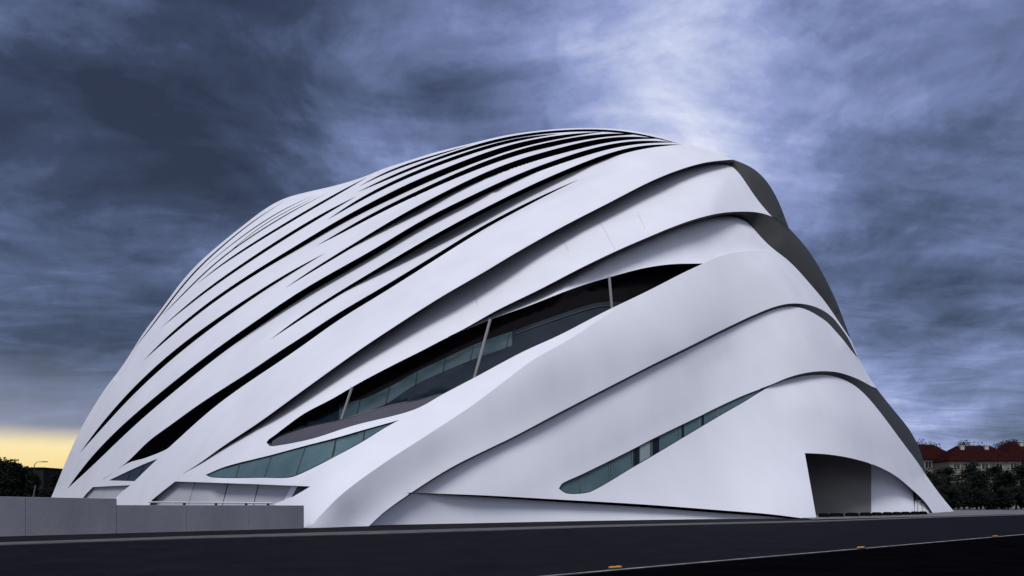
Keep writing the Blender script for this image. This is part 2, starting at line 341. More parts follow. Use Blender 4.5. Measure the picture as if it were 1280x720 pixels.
def special_off(name, q, of):
    if name == 'cb': return np.maximum(of, 5.0*np.sin(np.clip(np.hypot(q[:, 0]-560, q[:, 1]-421)/230, 0, 1)*math.pi/2))
    if name == 'pl': return of*0+1.1
    if name == 'eye':
        e, _, _ = dist(EGT, q); r = np.where(e < 0, 3.2+0.02*np.abs(e), 3.2)
        edge, _, _ = dist(eyetop, q); r = r*np.clip(0.25+np.abs(edge)/14, 0, 1)
        p, _, _ = dist(EPT, q); r = np.where((p > -0.05) & (q[:, 0] < 556), 0.5, r)
        return of+r
    if name in ('lw', 'dw', 'tw'): return of+0.35
    if name == 'uc': return of+2.4
    if name == 'ul': return of+1.6
    if name in ('en', 'er'):
        return of+np.where(q[:, 0] < 1089, 10+0.12*np.maximum(1089-q[:, 0], 0), 10-8.6*np.clip((q[:, 0]-1089)/75, 0, 1)**.8)
    return of
hall = empty('exhibition_hall', (0, 80, 0))
tag(hall, 'huge white ribbed hall with swooping overlapping shells, black slots and teal strip windows', 'building')
edges = {}
for ti, t in enumerate(T):
    for a, b in ((t[0], t[1]), (t[1], t[2]), (t[2], t[0])): edges.setdefault((min(a, b), max(a, b)), []).append(ti)
dcr, _, _ = dist(CREASE, Q)
cre_edges = [e for e in cons if abs(dcr[e[0]]) < .08 and abs(dcr[e[1]]) < .08]
# connected parts
comp = np.full(len(T), -1); nc = 0
for s0 in range(len(T)):
    if comp[s0] >= 0: continue
    st = [s0]; comp[s0] = nc
    while st:
        t = st.pop()
        for a, b in ((0, 1), (1, 2), (2, 0)):
            e = (min(T[t][a], T[t][b]), max(T[t][a], T[t][b]))
            for o in edges[e]:
                if comp[o] < 0 and key[o] == key[t]: comp[o] = nc; st.append(o)
    nc += 1
area = np.abs(np.cross(Q[T[:, 1]]-Q[T[:, 0]], Q[T[:, 2]]-Q[T[:, 0]]))/2
off_by_key = {}
for k in set(key.tolist()):
    off_by_key[k] = special_off(specials[k-100][0], Q, OF) if k >= 100 else OF
names = {'eye': 'panorama_window', 'lw': 'strip_window', 'dw': 'strip_window', 'tw': 'corner_window', 'uc': 'undercroft_wall', 'ul': 'undercroft_wall', 'cb': 'facade_panel', 'pl': 'plinth', 'en': 'entrance_recess', 'er': 'entrance_side_wall'}
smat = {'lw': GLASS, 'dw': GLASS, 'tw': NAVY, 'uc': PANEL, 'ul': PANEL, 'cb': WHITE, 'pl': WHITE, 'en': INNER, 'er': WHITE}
riser_mat = {'eye': EAVE, 'lw': FRAME, 'dw': FRAME, 'tw': FRAME}
window_root = {}
def world_pt(vi, k): return P(Q[vi][0], Q[vi][1], D0[vi]+off_by_key[k][vi])
def pt_on(px, py, extra=0.0, name=None):
    q = np.array([[px, py]], float); o = step_off(q)
    if name: o = special_off(name, q, o)
    return P(px, py, float(depth0(q)[0]+o[0])+extra)
eyeparts = {}
for c in range(nc):
    idx = np.where(comp == c)[0]; k = int(key[idx[0]])
    if area[idx].sum() < 1.2 and k < 0: k = -1
    nm = 'facade_panel' if k < 0 else (strokes[k]['name'] if k < 100 else names[specials[k-100][0]])
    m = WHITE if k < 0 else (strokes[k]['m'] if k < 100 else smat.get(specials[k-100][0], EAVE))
    groups = {None: idx}
    if k >= 100 and specials[k-100][0] == 'eye':
        cc = cen[idx]; eg, _, _ = dist(EGT, cc); ep, _, _ = dist(EPT, cc); en_, _, _ = dist(ENV, cc)
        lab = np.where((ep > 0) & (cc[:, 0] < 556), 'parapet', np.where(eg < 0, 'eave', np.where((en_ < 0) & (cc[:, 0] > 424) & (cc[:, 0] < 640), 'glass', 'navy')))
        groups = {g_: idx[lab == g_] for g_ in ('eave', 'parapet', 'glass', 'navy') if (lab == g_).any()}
    for gname, ii in groups.items():
        vm = {}; vs = []; fs = []
        def vid(vi, kk):
            kk2 = (vi, round(float(off_by_key[kk][vi]), 3))
            if kk2 not in vm: vm[kk2] = len(vs); vs.append(world_pt(vi, kk))
            return vm[kk2]
        for t in ii: 
            a, b, c_ = T[t]; f = (vid(a, k), vid(b, k), vid(c_, k))
            if len(set(f)) == 3: fs.append(f)
        nf = len(fs); rq = []
        if k >= 0:                                      # reveals round a recess
            for t in ii:
                for a, b in ((0, 1), (1, 2), (2, 0)):
                    va, vb = T[t][a], T[t][b]; e = (min(va, vb), max(va, vb))
                    for o in edges[e]:
                        if o != t and key[o] != k and (key[o] < k):
                            ko = int(key[o]); da = abs(off_by_key[ko][va]-off_by_key[k][va]); db = abs(off_by_key[ko][vb]-off_by_key[k][vb])
                            if max(da, db) > 0.02:
                                i0 = len(vs); vs.extend([world_pt(va, k), world_pt(vb, k), world_pt(vb, ko), world_pt(va, ko)]); rq.append((i0, i0+1, i0+2, i0+3))
        # ground skirt
        for t in ii:
            for a, b in ((0, 1), (1, 2), (2, 0)):
                va, vb = T[t][a], T[t][b]; e = (min(va, vb), max(va, vb))
                if len(edges[e]) == 1 and min(Q[va][1], Q[vb][1]) > 628:
                    A_ = world_pt(va, k); B_ = world_pt(vb, k); i0 = len(vs)
                    vs.extend([A_, B_, (B_[0], B_[1], -1), (A_[0], A_[1], -1)]); rq.append((i0, i0+1, i0+2, i0+3))
        fs += rq
        rm = riser_mat.get(specials[k-100][0], WHITE) if k >= 100 else m
        if gname == 'eave' or gname is None:
            par = hall; on = nm
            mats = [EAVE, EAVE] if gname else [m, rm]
        else:
            par = eyeparts.get('eave', hall); on = {'parapet': 'parapet', 'glass': 'glass_pane', 'navy': 'dark_reflection_pane'}[gname]  # navy lower glass: a dark reflection painted as colour
            mats = [{'parapet': PARA, 'glass': EYEG, 'navy': NAVY}[gname], EAVE]
        sp = None
        if k < 0:
            sp = set()
            for e_ in cre_edges:
                ia = vm.get((e_[0], round(float(off_by_key[k][e_[0]]), 3))); ib = vm.get((e_[1], round(float(off_by_key[k][e_[1]]), 3)))
                if ia is not None and ib is not None: sp.add(tuple(sorted((ia, ib))))
        o = mesh_obj(on, vs, fs, mats, hall, True, 32, True, sp)
        if par is not hall: o.parent = par
        for pi, p_ in enumerate(o.data.polygons):
            if pi >= nf: p_.material_index = 1; p_.use_smooth = False
        if gname: eyeparts[gname] = o
        if k >= 100: window_root.setdefault(specials[k-100][0], o)
# rear of the shell
C = Vector((2, 120, 0)); L = 70; rows = 9
e3 = []
oo = step_off(OUT); dd = depth0(OUT)
for i, q in enumerate(OUT): e3.append(Vector(P(q[0], q[1], dd[i]+oo[i]+0.02)))
f3 = list(e3); e3 = [Vector(P(q[0], q[1], dd[i]+oo[i]+9)) for i, q in enumerate(OUT)]
vs = [tuple(p) for p in f3]; fs = []; nn = len(e3)
for k in range(rows+1):
    th = k/rows*math.pi/2
    for p in e3:
        c0 = Vector((C.x, max(C.y, 0), 0)); r = (p-c0); base = c0+Vector((r.x, 0, r.z))*math.cos(th)
        y = p.y*math.cos(th)+c0.y*(1-math.cos(th))
        vs.append((base.x, y+L*math.sin(th), max(base.z, -1)))
for k in range(rows+1):
    for i in range(nn-1): fs.append((k*nn+i, k*nn+i+1, (k+1)*nn+i+1, (k+1)*nn+i))
mesh_obj('rear_shell', vs, fs, WHITE, hall, True, 40)
# window frames, mullions, columns
def px_tube(pl, r, name, extra=-0.03, spec=None, m=FRAME, parent=None, n=6):
    mb = MB(); mb.tube([pt_on(x, y, extra, spec) for x, y in pl], r, n)
    o = mb.build(name, m, hall, True)
    if parent: o.parent = parent
    return o
def frame_loop(poly, r, spec, parent):
    px_tube(list(poly)+[tuple(poly[0])], r, 'frame', 0.0, spec, FRAME, parent)
for nm_, poly, r in (('lw', LW, .07), ('dw', DW, .08), ('tw', TW, .07)): frame_loop(poly, r, nm_, window_root[nm_])
for a, b in (((299,582),(295,596.5)),((340,570),(330.5,597)),((382,559),(370,595)),((420,549),(415,572)),((456,538),(454,551))):
    px_tube([a, b], .05, 'mullion', -.05, 'lw', FRAME, window_root['lw'])
for x, yt, yb in ((725,594.5,616),(762,576.5,602),(790.5,562,585),(814,550,571.5),(849,533,550.5),(874,521,536),(897.5,509.5,521),(930,495,502)):
    px_tube([(x, yt), (x, yb)], .07, 'mullion', -.05, 'dw', FRAME, window_root['dw'])
for x0, x1, m in ((800,812.5,PALEG),(792,799,NAVY),(816,824,NAVY),(852,855,NAVY),(877,880,NAVY)):
    mb = MB(); tp = lambda x: np.interp(x, [762,790,815,850,875,897], [576,562,549,532,520,509]); bt = lambda x: np.interp(x, [762,790,815,850,875,897], [602,585,570.5,549.5,535,521.5])
    mb.quad(pt_on(x0, bt(x0)-1.2, -.03, 'dw'), pt_on(x1, bt(x1)-1.2, -.03, 'dw'), pt_on(x1, tp(x1)+1.2, -.03, 'dw'), pt_on(x0, tp(x0)+1.2, -.03, 'dw'))
    o = mb.build('blind' if m is PALEG else 'dark_pane', m, hall); o.parent = window_root['dw']
for a, b in (((163,588),(159,600)),((180,581),(172,598))): px_tube([a, b], .05, 'mullion', -.05, 'tw', FRAME, window_root['tw'])
ew = eyeparts['eave']
for a, b in (((450,501),(446,519)),((487,484),(482,505)),((522,465),(519,482)),((557,448.5),(554,464)),((592,432),(588,450)),((637,416),(633,434))):
    px_tube([a, b], .05, 'mullion', -.06, 'eye', FRAME, ew)
for a, b, r in (((440,487),(426,525),.11),((613,402),(592,474),.13),((761.5,349),(765,386),.14)):
    d = float(depth0(np.array([[b[0], b[1]]]))[0]+step_off(np.array([[b[0], b[1]]]))[0])+1.2
    mb = MB(); mb.tube([P(a[0], a[1]-3, d), P(b[0], b[1]+2, d)], r, 10); o = mb.build('column', STEEL, hall, True); o.parent = ew
# gallery rail and ceiling ducts seen through the long window
for off_, r, x0, x1 in ((5,.05,645,765),):
    px_tube([(x, np.interp(x, EGT[:, 0], EGT[:, 1])+off_) for x in np.linspace(x0, x1, 10)], r, 'gallery_rail', -.1, 'eye', PARA, ew)
px_tube([(x, y) for x, y in EPT if 340 < x < 553], .05, 'parapet_rail', -.02, 'eye', FRAME, ew)
# undercroft joints and pier
for a, b in (((285,604),(278,632)),((323,606),(317,632)),((244,603),(236,630))): px_tube([a, b], .05, 'panel_joint', -.03, 'uc', FRAME, window_root['uc'])
mb = MB(); mb.quad(pt_on(364,608,-.05,'uc'), pt_on(372,608,-.05,'uc'), pt_on(363,625,-.05,'uc'), pt_on(355,626,-.05,'uc')); o = mb.build('pale_pier', WHITE, hall); o.parent = window_root['uc']
mb = MB(); mb.quad(pt_on(370,608,-.06,'uc'), pt_on(387,608.5,-.06,'uc'), pt_on(376,616,-.06,'uc'), pt_on(363,624,-.06,'uc')); o = mb.build('dark_window', NAVY, hall); o.parent = window_root['uc']
mb = MB(); mb.quad(pt_on(1141,612,-.15,'er'), pt_on(1158,630,-.15,'er'), pt_on(1166,644,-.15,'er'), pt_on(1144,648,-.15,'er')); o = mb.build('glazed_door', NAVY, hall); o.parent = window_root['er']
for x in (1146, 1152): px_tube([(x, 618+(x-1146)*1.1), (x+1.5, 646)], .1, 'door_post', -.25, 'er', STEEL, window_root['er'])
for pl in ([(750,279),(757,289),(763,302),(769,312)], [(797,265),(801,274),(806,286)], [(702,297),(706,304),(711,314)], [(592,364),(595,372),(597,383)]):
    px_tube(pl, .025, 'panel_joint', 0.0, None, JOINT, None, 4)

# ------------------------------------------------------------------ ground, road, kerb, wall
def ground_poly(name, pxs, z, m, kind='structure'):
    vs = [(*G(x, y), z) for x, y in pxs]; o = mesh_obj(name, vs, [tuple(range(len(vs)))], m); tag(o, kind=kind); return o
EARTH = mat('dark_ground', (0.014, 0.014, 0.016), 0.95, 0.05, var=0.5, vscale=0.15, bump=.3, bscale=1)
ASPH = mat('asphalt', (0.0095, 0.0095, 0.015), 0.95, 0.03, c2=(0.005, 0.005, 0.0085), vscale=0.5, bump=.5, bscale=14)
VERGE = mat('black_shoulder', (0.0028, 0.0028, 0.0042), 0.95, 0.0, var=0.4, vscale=0.7, bump=.5, bscale=9)
KERB = mat('kerb_stone', (0.115, 0.115, 0.125), 0.85, 0.15, var=0.45, vscale=1.2, bump=.3, bscale=6)
PAVE = mat('pavement_mat', (0.12, 0.12, 0.13), 0.9, 0.15, var=0.35, vscale=0.6, bump=.3, bscale=8)
PAINT = mat('worn_line_paint', (0.30, 0.30, 0.30), 0.8, 0.15, c2=(0.10, 0.10, 0.10), vscale=2.2)
CONC = mat('concrete', (0.26, 0.26, 0.305), 0.85, 0.15, c2=(0.19, 0.19, 0.235), vscale=0.35, bump=.25, bscale=6, stretch=(1, 1, .5))
S = 3000
g = mesh_obj('ground', [(-S, -200, -0.02), (S, -200, -0.02), (S, S, -0.02), (-S, S, -0.02)], [(0, 1, 2, 3)], EARTH); tag(g, kind='structure')
def strip(name, a, b, z0, z1, m, solid=True):        # a, b: polylines on the ground (x, y)
    vs = []; fs = []; n = len(a)
    for p, q in zip(a, b): vs += [(*p, z0), (*p, z1), (*q, z1), (*q, z0)]
    for i in range(n-1):
        o = 4*i; fs += [(o+1, o+5, o+6, o+2)]
        if solid: fs += [(o, o+4, o+5, o+1), (o+3, o+2, o+6, o+7)]
    if solid: fs += [(0, 1, 2, 3), (4*n-4, 4*n-1, 4*n-2, 4*n-3)]
    o = mesh_obj(name, vs, fs, m); tag(o, kind='structure'); return o
def ext(pl, a=25, b=150):
    p0, p1 = np.array(pl[0]), np.array(pl[1]); q0, q1 = np.array(pl[-2]), np.array(pl[-1])
    return [tuple(p0-(p1-p0)/np.hypot(*(p1-p0))*a)]+list(pl)+[tuple(q1+(q1-q0)/np.hypot(*(q1-q0))*b)]
kin = ext([G(0,679), G(240,670.8), G(480,664), G(760,656.5), G(1021,651), G(1190,645.5), G(1300,642.5)])
kout = ext([G(0,682), G(240,673.6), G(480,667.8), G(760,659), G(1021,652.6), G(1190,646.6), G(1300,643.3)])
strip('kerb', kin, kout, -.02, 0.035, KERB)
line_a = ext([G(690,719), G(850,704.8), G(1076,685.5), G(1280,667.8)], 14, 200)
dv = np.array(line_a[3])-np.array(line_a[1]); nv = np.array([dv[1], -dv[0]])/np.hypot(*dv)
line_b = [tuple(np.array(p)+nv*0.16) for p in line_a]
sh = [tuple(np.array(p)+nv*60) for p in line_a]
strip('road', kout, [tuple(np.array(p)+nv*90) for p in kout], -.02, 0.0, ASPH, False)
strip('road_shoulder', [tuple(np.array(p)+nv*.3) for p in line_a], sh, 0, 0.004, VERGE, False)
strip('road_edge_line', line_a, line_b, 0, 0.008, PAINT, False)
# forecourt right and apron in front of the hall
fc = [G(1015,650.3), G(1190,645.7), G(1300,642.6), (kin[-1][0], kin[-1][1]), (260, 260), (60, 170)]
mesh_obj('forecourt', [(*p, 0.07) for p in fc], [tuple(range(len(fc)))], mat('forecourt_paving', (0.16, 0.16, 0.175), .9, .1, var=.3, vscale=.2))['kind'] = 'structure'
# orange studs on the line
STUD = mat('orange_reflector', (0.75, 0.30, 0.02), 0.5, 0.4, var=0.3, vscale=8)
def stud(px, py, lab):
    x, y = G(px, py); root = empty('road_stud', (x, y, 0.008), math.atan2(dv[1], dv[0]))
    tag(root, lab, 'road stud', 'orange studs along the road edge line')
    b = MB(); b.box((0, 0, .02), (.40, .16, .04), 0, .8); b.build('base', FRAME, root, world=False)
    for k in (-1, 1):
        b = MB(); b.box((.10*k, 0, .052), (.15, .12, .03), 0, .75); b.build('reflector', STUD, root, world=False)
stud(769, 711.5, 'orange road stud on the pale edge line nearest the camera')
stud(1076, 686, 'orange road stud on the pale edge line below the hall entrance')
stud(1244, 671.5, 'orange road stud on the pale edge line closest to the right edge of the picture')

def wall_thing(name, label, px0, px1, zt0, zt1, n_j, rec=0.4):
    (xa, ya), (xb, yb) = G(*px0), G(*px1)
    root = empty(name, (xa, ya, 0)); tag(root, label, 'wall')
    d = np.array([xb-xa, yb-ya]); Ln = np.hypot(*d); d = d/Ln; nb = np.array([-d[1], d[0]])*rec
    for k in range(n_j):
        a = k/n_j*Ln+(0.004 if k else 0); b = (k+1)/n_j*Ln-0.004
        za = zt0+(zt1-zt0)*a/Ln; zb = zt0+(zt1-zt0)*b/Ln
        p = d*a; q = d*b
        v = [(*p, -.1), (*q, -.1), (*(q+nb), -.1), (*(p+nb), -.1), (*p, za), (*q, zb), (*(q+nb), zb), (*(p+nb), za)]
        f = [(0, 1, 5, 4), (1, 2, 6, 5), (2, 3, 7, 6), (3, 0, 4, 7), (4, 5, 6, 7)]
        o = mesh_obj('concrete_panel', v, f, CONC, root, world=False)
        bm = bmesh.new(); bm.from_mesh(o.data); bmesh.ops.bevel(bm, geom=[e for e in bm.edges], offset=.012, segments=1, affect='EDGES'); bm.to_mesh(o.data); bm.free()
    return root
wall_thing('concrete_wall', 'taller grey concrete boundary wall at the left edge, below the yellow sky', (-260, 677), (146, 666.2), 1.99, 1.80, 3)
wall_thing('concrete_wall', 'lower grey concrete wall stretch with a slanted end before the big white leg', (146.3, 666.2), (380, 660), 1.46, 1.41, 3, .38)
# low things standing between the wall and the hall
LEDGE = mat('white_ledge', (0.6, 0.61, 0.66), .6, .2)
a = P(186, 625.5, 47); b = P(340, 630.2, 44.4)
root = empty('handrail', (a[0], a[1], 0)); tag(root, 'low white handrail on dark posts behind the lower concrete wall', 'handrail')
mb = MB(); mb.tube([(0, 0, 1.62), (b[0]-a[0], b[1]-a[1], 1.55)], .05, 8); mb.build('top_rail', LEDGE, root, world=False)
for t in (0.03, .3, .56, .8, .97):
    mb = MB(); mb.tube([((b[0]-a[0])*t, (b[1]-a[1])*t, 0), ((b[0]-a[0])*t, (b[1]-a[1])*t, 1.55)], .09, 8); mb.build('post', FRAME, root, world=False)
mb = MB()
a = P(166, 629, 44); b = P(338, 631, 43.6)
mb.box(((a[0]+b[0])/2, (a[1]+b[1])/2+.8, 1.37/2), (b[0]-a[0], .5, 1.46), math.atan2(b[1]-a[1], b[0]-a[0]))  # added black box, stands in for the dark gap behind the wall
o = mb.build('gap_filler_box', EAVE); tag(o, 'long black box standing in for the dark gap behind the lower concrete wall', 'dark gap')
# low black blocks in front of the entrance
proto = None
for i, (x, w) in enumerate(((1030, 10), (1045.5, 15), (1065, 14), (1082, 11), (1096, 10), (1109.5, 9), (1121, 7), (1132, 8), (1144, 8), (1154, 6))):
    by = 647.2-(x-1030)*0.028; gx_, gy_ = G(x, by); wm = w/F*gy_
    if proto is None:
        b = MB(); n_ = 8
        pr = [(-.5, 0), (.5, 0), (.5, .30), (.42, .42), (.25, .47), (-.25, .47), (-.42, .42), (-.5, .30)]
        for yy in (-.35, .35): b.v += [(px_, yy, pz_) for px_, pz_ in pr]
        b.f += [tuple(range(8)), tuple(reversed(range(8, 16)))]+[(k, (k+1) % 8+0, 8+(k+1) % 8, 8+k) for k in range(8)]
        proto = b.build('parking_block', EAVE); o = proto
    else:
        o = proto.copy(); col.objects.link(o)
    o.location = (gx_, gy_, 0.0); o.scale = (wm, 1, 1); o.rotation_euler = (0, 0, R(25)*(0))
    tag(o, 'low rounded black block in the row on the paving before the entrance', 'parking block', 'black blocks before the entrance')

# ------------------------------------------------------------------ trees and houses
LEAF = mat('dark_foliage', (0.014, 0.019, 0.014), 0.9, 0.05, c2=(0.005, 0.008, 0.006), vscale=1.1)
BARK = mat('bark', (0.03, 0.025, 0.02), .9, .05)
def tree(x, y, h, w, label, group, seed, dens=1.0, shape='round'):
    rn = random.Random(seed); root = empty('tree', (x, y, -0.02)); tag(root, label, 'tree', group)
    mb = MB(); mb.tube([(0, 0, 0), (.1*w*.2, 0, h*.3), (0, .1, h*.72)], [.22, .16, .05], 7)
    for k in range(5):
        an = rn.uniform(0, 6.28); z = h*rn.uniform(.25, .5)
        mb.tube([(0, 0, z), (math.cos(an)*w*.3, math.sin(an)*w*.3, z+h*.22)], [.09, .03], 5)
    mb.build('trunk', BARK, root, world=False)
    v = []; f = []
    cl = []
    for k in range(int(26*dens)):
        z = rn.uniform(.16, .93); rr = w*.5*math.sin(math.pi*min(1, max(.12, (z*.9+.12))))**.7 if shape == 'round' else w*.5*(1.05-z)
        an = rn.uniform(0, 6.28); q = math.sqrt(rn.random())
        cl.append((math.cos(an)*rr*q*.85, math.sin(an)*rr*q*.85, z*h, rn.uniform(.16, .27)*w))
    for (cx_, cy_, cz_, cr) in cl:
        for j in range(150):
            d = Vector((rn.gauss(0, 1), rn.gauss(0, 1), rn.gauss(0, .8))).normalized()*cr*rn.random()**.4
            c = Vector((cx_, cy_, cz_))+d; s_ = rn.uniform(.14, .34)
            a = Vector((rn.gauss(0, 1), rn.gauss(0, 1), rn.gauss(0, 1))).normalized(); b = a.orthogonal().normalized()
            i = len(v); v += [tuple(c+a*s_), tuple(c+b*s_*.6), tuple(c-a*s_), tuple(c-b*s_*.6)]; f.append((i, i+1, i+2, i+3))
    mesh_obj('crown', v, f, LEAF, root, world=False)
# right: hedge-like row of trees
tr = [(1166,592,150),(1182,586,155),(1198,596,148),(1212,583,158),(1226,590,150),(1243,580,157),(1260,590,150),(1276,582,156),(1296,588,150),(1318,583,152)]
RL = ['shoulder of dark leaves touching the hall', '', '', '', '', '', '', '', '', '']
for i, (px, top, D) in enumerate(tr):
    top += (i*37 % 11)-6; h = CH-(top-HY)/F*D+.3; x = (px-HX)/F*D
    tree(x, D, h, 5.6, 'dark bushy tree in the row before the red roofed houses', 'dark trees in a row at the right', 100+i)
for i, (px, top, D) in enumerate([(1155,612,142),(1172,612,143),(1189,614,142),(1205,611,143),(1221,613,142),(1237,612,143),(1253,613,142),(1270,611,143),(1287,613,142),(1304,612,142)]):
    h = CH-(top-HY)/F*D; x = (px-HX)/F*D
    tree(x, D, h+.4, 4.2, 'low dark shrub at the foot of the tree row on the right', 'low dark shrubs at the right', 150+i, .9)
for i, (px, top, D) in enumerate([(1150,550,215),(1163,551,216),(1205,549,222),(1221,550,222),(1248,551,224),(1262,547,224),(1284,546,226)]):
    h = CH-(top-HY)/F*D; x = (px-HX)/F*D
    tree(x, D, h, 9.5, 'dark tree top rising behind the red roofs', 'trees behind the red roofed houses', 200+i)
# left
for i, (px, top, D, w) in enumerate([(-30,572,160,8),(-8,570,165,8),(5,574,150,7),(20,577,150,6),(31,583,152,5.5),(40,590,150,3.4),(73,590,170,4),(60,612,150,5),(88,600,180,6)]):
    h = CH-(top-HY)/F*D; x = (px-HX)/F*D
    tree(x, D, h, w, 'dark leafy tree against the yellow sky on the left', 'dark trees on the left', 300+i)
ROOF = mat('red_tiles', (0.030, 0.008, 0.008), .95, .0, c2=(0.016, 0.006, 0.006), vscale=.9, bump=.6, bscale=3)
CREAM = mat('cream_render', (0.27, 0.24, 0.19), .9, .1, var=.25, vscale=.3)
DARKW = mat('dark_render', (0.03, 0.028, 0.03), .9, .1, var=.3, vscale=.3)
WHT = mat('white_trim', (0.45, 0.43, 0.40), .8, .1)
WIN = mat('house_window', (0.02, 0.024, 0.03), .2, .5)
def house(px, D, w, d, hw, hr, rz, label, wall=CREAM, cols=4, rows=3, chim=1):
    x = (px-HX)/F*D; root = empty('house', (x, D, -0.02), rz); tag(root, label, 'house')
    b = MB(); b.box((0, 0, hw/2), (w, d, hw)); wo = b.build('wall', wall, root, world=False)
    e = .7; v = [(-w/2-e, -d/2-e, hw), (w/2+e, -d/2-e, hw), (w/2+e, d/2+e, hw), (-w/2-e, d/2+e, hw), (-w/2+d*.42, 0, hw+hr), (w/2-d*.42, 0, hw+hr)]
    v += [(a_, b_, hw+.25) for a_, b_, _ in v[:4]]
    f = [(3, 2, 1, 0), (0, 1, 7, 6), (1, 2, 8, 7), (2, 3, 9, 8), (3, 0, 6, 9), (6, 7, 5, 4), (7, 8, 5), (8, 9, 4, 5), (9, 6, 4)]
    ro = mesh_obj('roof', v, f, ROOF, root, world=False)
    for k in range(chim):
        b = MB(); cx_ = -w*.2+k*w*.35; b.box((cx_, -d*.12, hw+hr*.8), (1.0, .8, 1.6)); b.box((cx_, -d*.12, hw+hr*.8+.86), (1.2, 1.0, .14)); o = b.build('chimney', WHT, root, world=False); o.parent = ro
    for r_ in range(rows):
        for c_ in range(cols):
            xx = -w/2+w*(c_+.5)/cols; zz = hw*(r_+.5)/rows+.25
            b = MB(); b.box((xx, -d/2-.03, zz), (1.9, .14, 1.9)); fo_ = b.build('window', WHT, root, world=False)
            b = MB()
            for k in (-1, 1): b.box((xx+k*.42, -d/2-.11, zz), (.74, .04, 1.66))
            o = b.build('pane', WIN, root, world=False); o.parent = fo_
    return root
house(1150, 196, 15, 10, 13.6, 4.6, R(-8), 'red roofed house half hidden behind the right foot of the hall', CREAM, 3, 4, 1)
house(1216, 188, 18, 11, 12.6, 4.6, R(-5), 'cream walled house with a wide dark red hipped roof, right of the hall', CREAM, 5, 4, 2)
house(1290, 194, 24, 12, 13.4, 5.4, R(6), 'house with cream windows under a dark red roof at the right edge of the picture', DARKW, 6, 4, 2)
# left blocks
def block(px, D, w, d, h, label):
    x = (px-HX)/F*D; root = empty('flat_roofed_block', (x, D, -0.02)); tag(root, label, 'building')
    b = MB(); b.box((0, 0, h/2), (w, d, h)); b.build('wall', DARKW, root, world=False)
    b = MB(); b.box((0, 0, h+.15), (w+.6, d+.6, .3)); b.build('roof', EAVE, root, world=False)
    for c_ in range(4):
        b = MB(); b.box((-w/2+w*(c_+.5)/4, -d/2-.03, h*.72), (w/8, .1, h*.16)); b.build('window', WIN, root, world=False)
block(54.5, 175, 5.4, 8, 10.1, 'small dark flat roofed block between the left trees and the hall')
block(10, 178, 12, 8, 8.0, 'dark low building behind the trees at the left edge of the picture')
def lamp(px, top, D, label):
    x = (px-HX)/F*D; h = CH-(top-HY)/F*D; root = empty('street_lamp', (x, D, -.02)); tag(root, label, 'street lamp')
    b = MB(); b.tube([(0, 0, 0), (0, 0, h-.5), (.5, 0, h), (1.6, 0, h+.1)], [.1, .07, .05, .05], 8); b.build('pole', FRAME, root, world=False)
    b = MB(); b.box((2.0, 0, h+.06), (1.2, .3, .16), 0, .7); b.build('lamp_head', FRAME, root, world=False)
lamp(43, 577.5, 130, 'thin dark street lamp above the left trees')
b = MB(); 
x = (38-HX)/F*120
b.tube([(0, 0, 0), (.9, 0, 4.6)], [.16, .1], 8); o = b.build('leaning_pole', mat('pole_grey', (.1, .1, .1), .8, .1)); o.location = (x, 120, 0)
tag(o, 'leaning grey pole before the dark block on the left', 'pole')

# ------------------------------------------------------------------ sky and light
w = bpy.data.worlds.new('World'); sc.world = w; w.use_nodes = True
nt = w.node_tree; N = nt.nodes; Lk = nt.links
for x_ in list(N): N.remove(x_)
outn = N.new('ShaderNodeOutputWorld'); bg = N.new('ShaderNodeBackground'); Lk.new(bg.outputs[0], outn.inputs[0])
tc = N.new('ShaderNodeTexCoord'); DIR = tc.outputs['Generated']
def vmath(op, a, b=None):
    n_ = N.new('ShaderNodeVectorMath'); n_.operation = op
    for i, q in enumerate((a, b)):
        if q is None: continue
        if isinstance(q, tuple): n_.inputs[i].default_value = q
        else: Lk.new(q, n_.inputs[i])
    return n_
def fm(op, a, b=None, c=None, clamp=False):
    n_ = N.new('ShaderNodeMath'); n_.operation = op; n_.use_clamp = clamp
    for i, q in enumerate((a, b, c)):
        if q is None: continue
        if isinstance(q, (int, float)): n_.inputs[i].default_value = q
        else: Lk.new(q, n_.inputs[i])
    return n_.outputs[0]
# cloud layer coordinates: the direction carried to a flat cloud deck overhead
sx = N.new('ShaderNodeSeparateXYZ'); Lk.new(DIR, sx.inputs[0])
zz = fm('MAXIMUM', fm('ADD', sx.outputs[2], 0.10), 0.03)
cmb = N.new('ShaderNodeCombineXYZ'); Lk.new(fm('DIVIDE', sx.outputs[0], zz), cmb.inputs[0]); Lk.new(fm('DIVIDE', sx.outputs[1], zz), cmb.inputs[1])
def noise_n(vec, scale, detail, rough, dist_=0.0, off=(0, 0, 0), scl=(1, 1, 1)):
    mp = N.new('ShaderNodeMapping'); mp.inputs['Location'].default_value = off; mp.inputs['Scale'].default_value = scl; Lk.new(vec, mp.inputs[0])
    n_ = N.new('ShaderNodeTexNoise'); n_.inputs['Scale'].default_value = scale; n_.inputs['Detail'].default_value = detail
    n_.inputs['Roughness'].default_value = rough; n_.inputs['Distortion'].default_value = dist_; Lk.new(mp.outputs[0], n_.inputs['Vector']); return n_
big = noise_n(cmb.outputs[0], 1.1, 7, .55, .5, (3.1, 1.7, 0), (.8, 1.1, 1))
fine = noise_n(DIR, 5.0, 6, .58, .4, (1.2, 5.0, 2.0), (.75, 1, 1.6))
warp = noise_n(DIR, 3.6, 6, .6, .2, (7, 2, 1))
wv = vmath('ADD', DIR, vmath('MULTIPLY', vmath('SUBTRACT', warp.outputs['Color'], (.5, .5, .5)).outputs[0], (.30, .30, .30)).outputs[0]).outputs[0]
wn = vmath('NORMALIZE', wv).outputs[0]
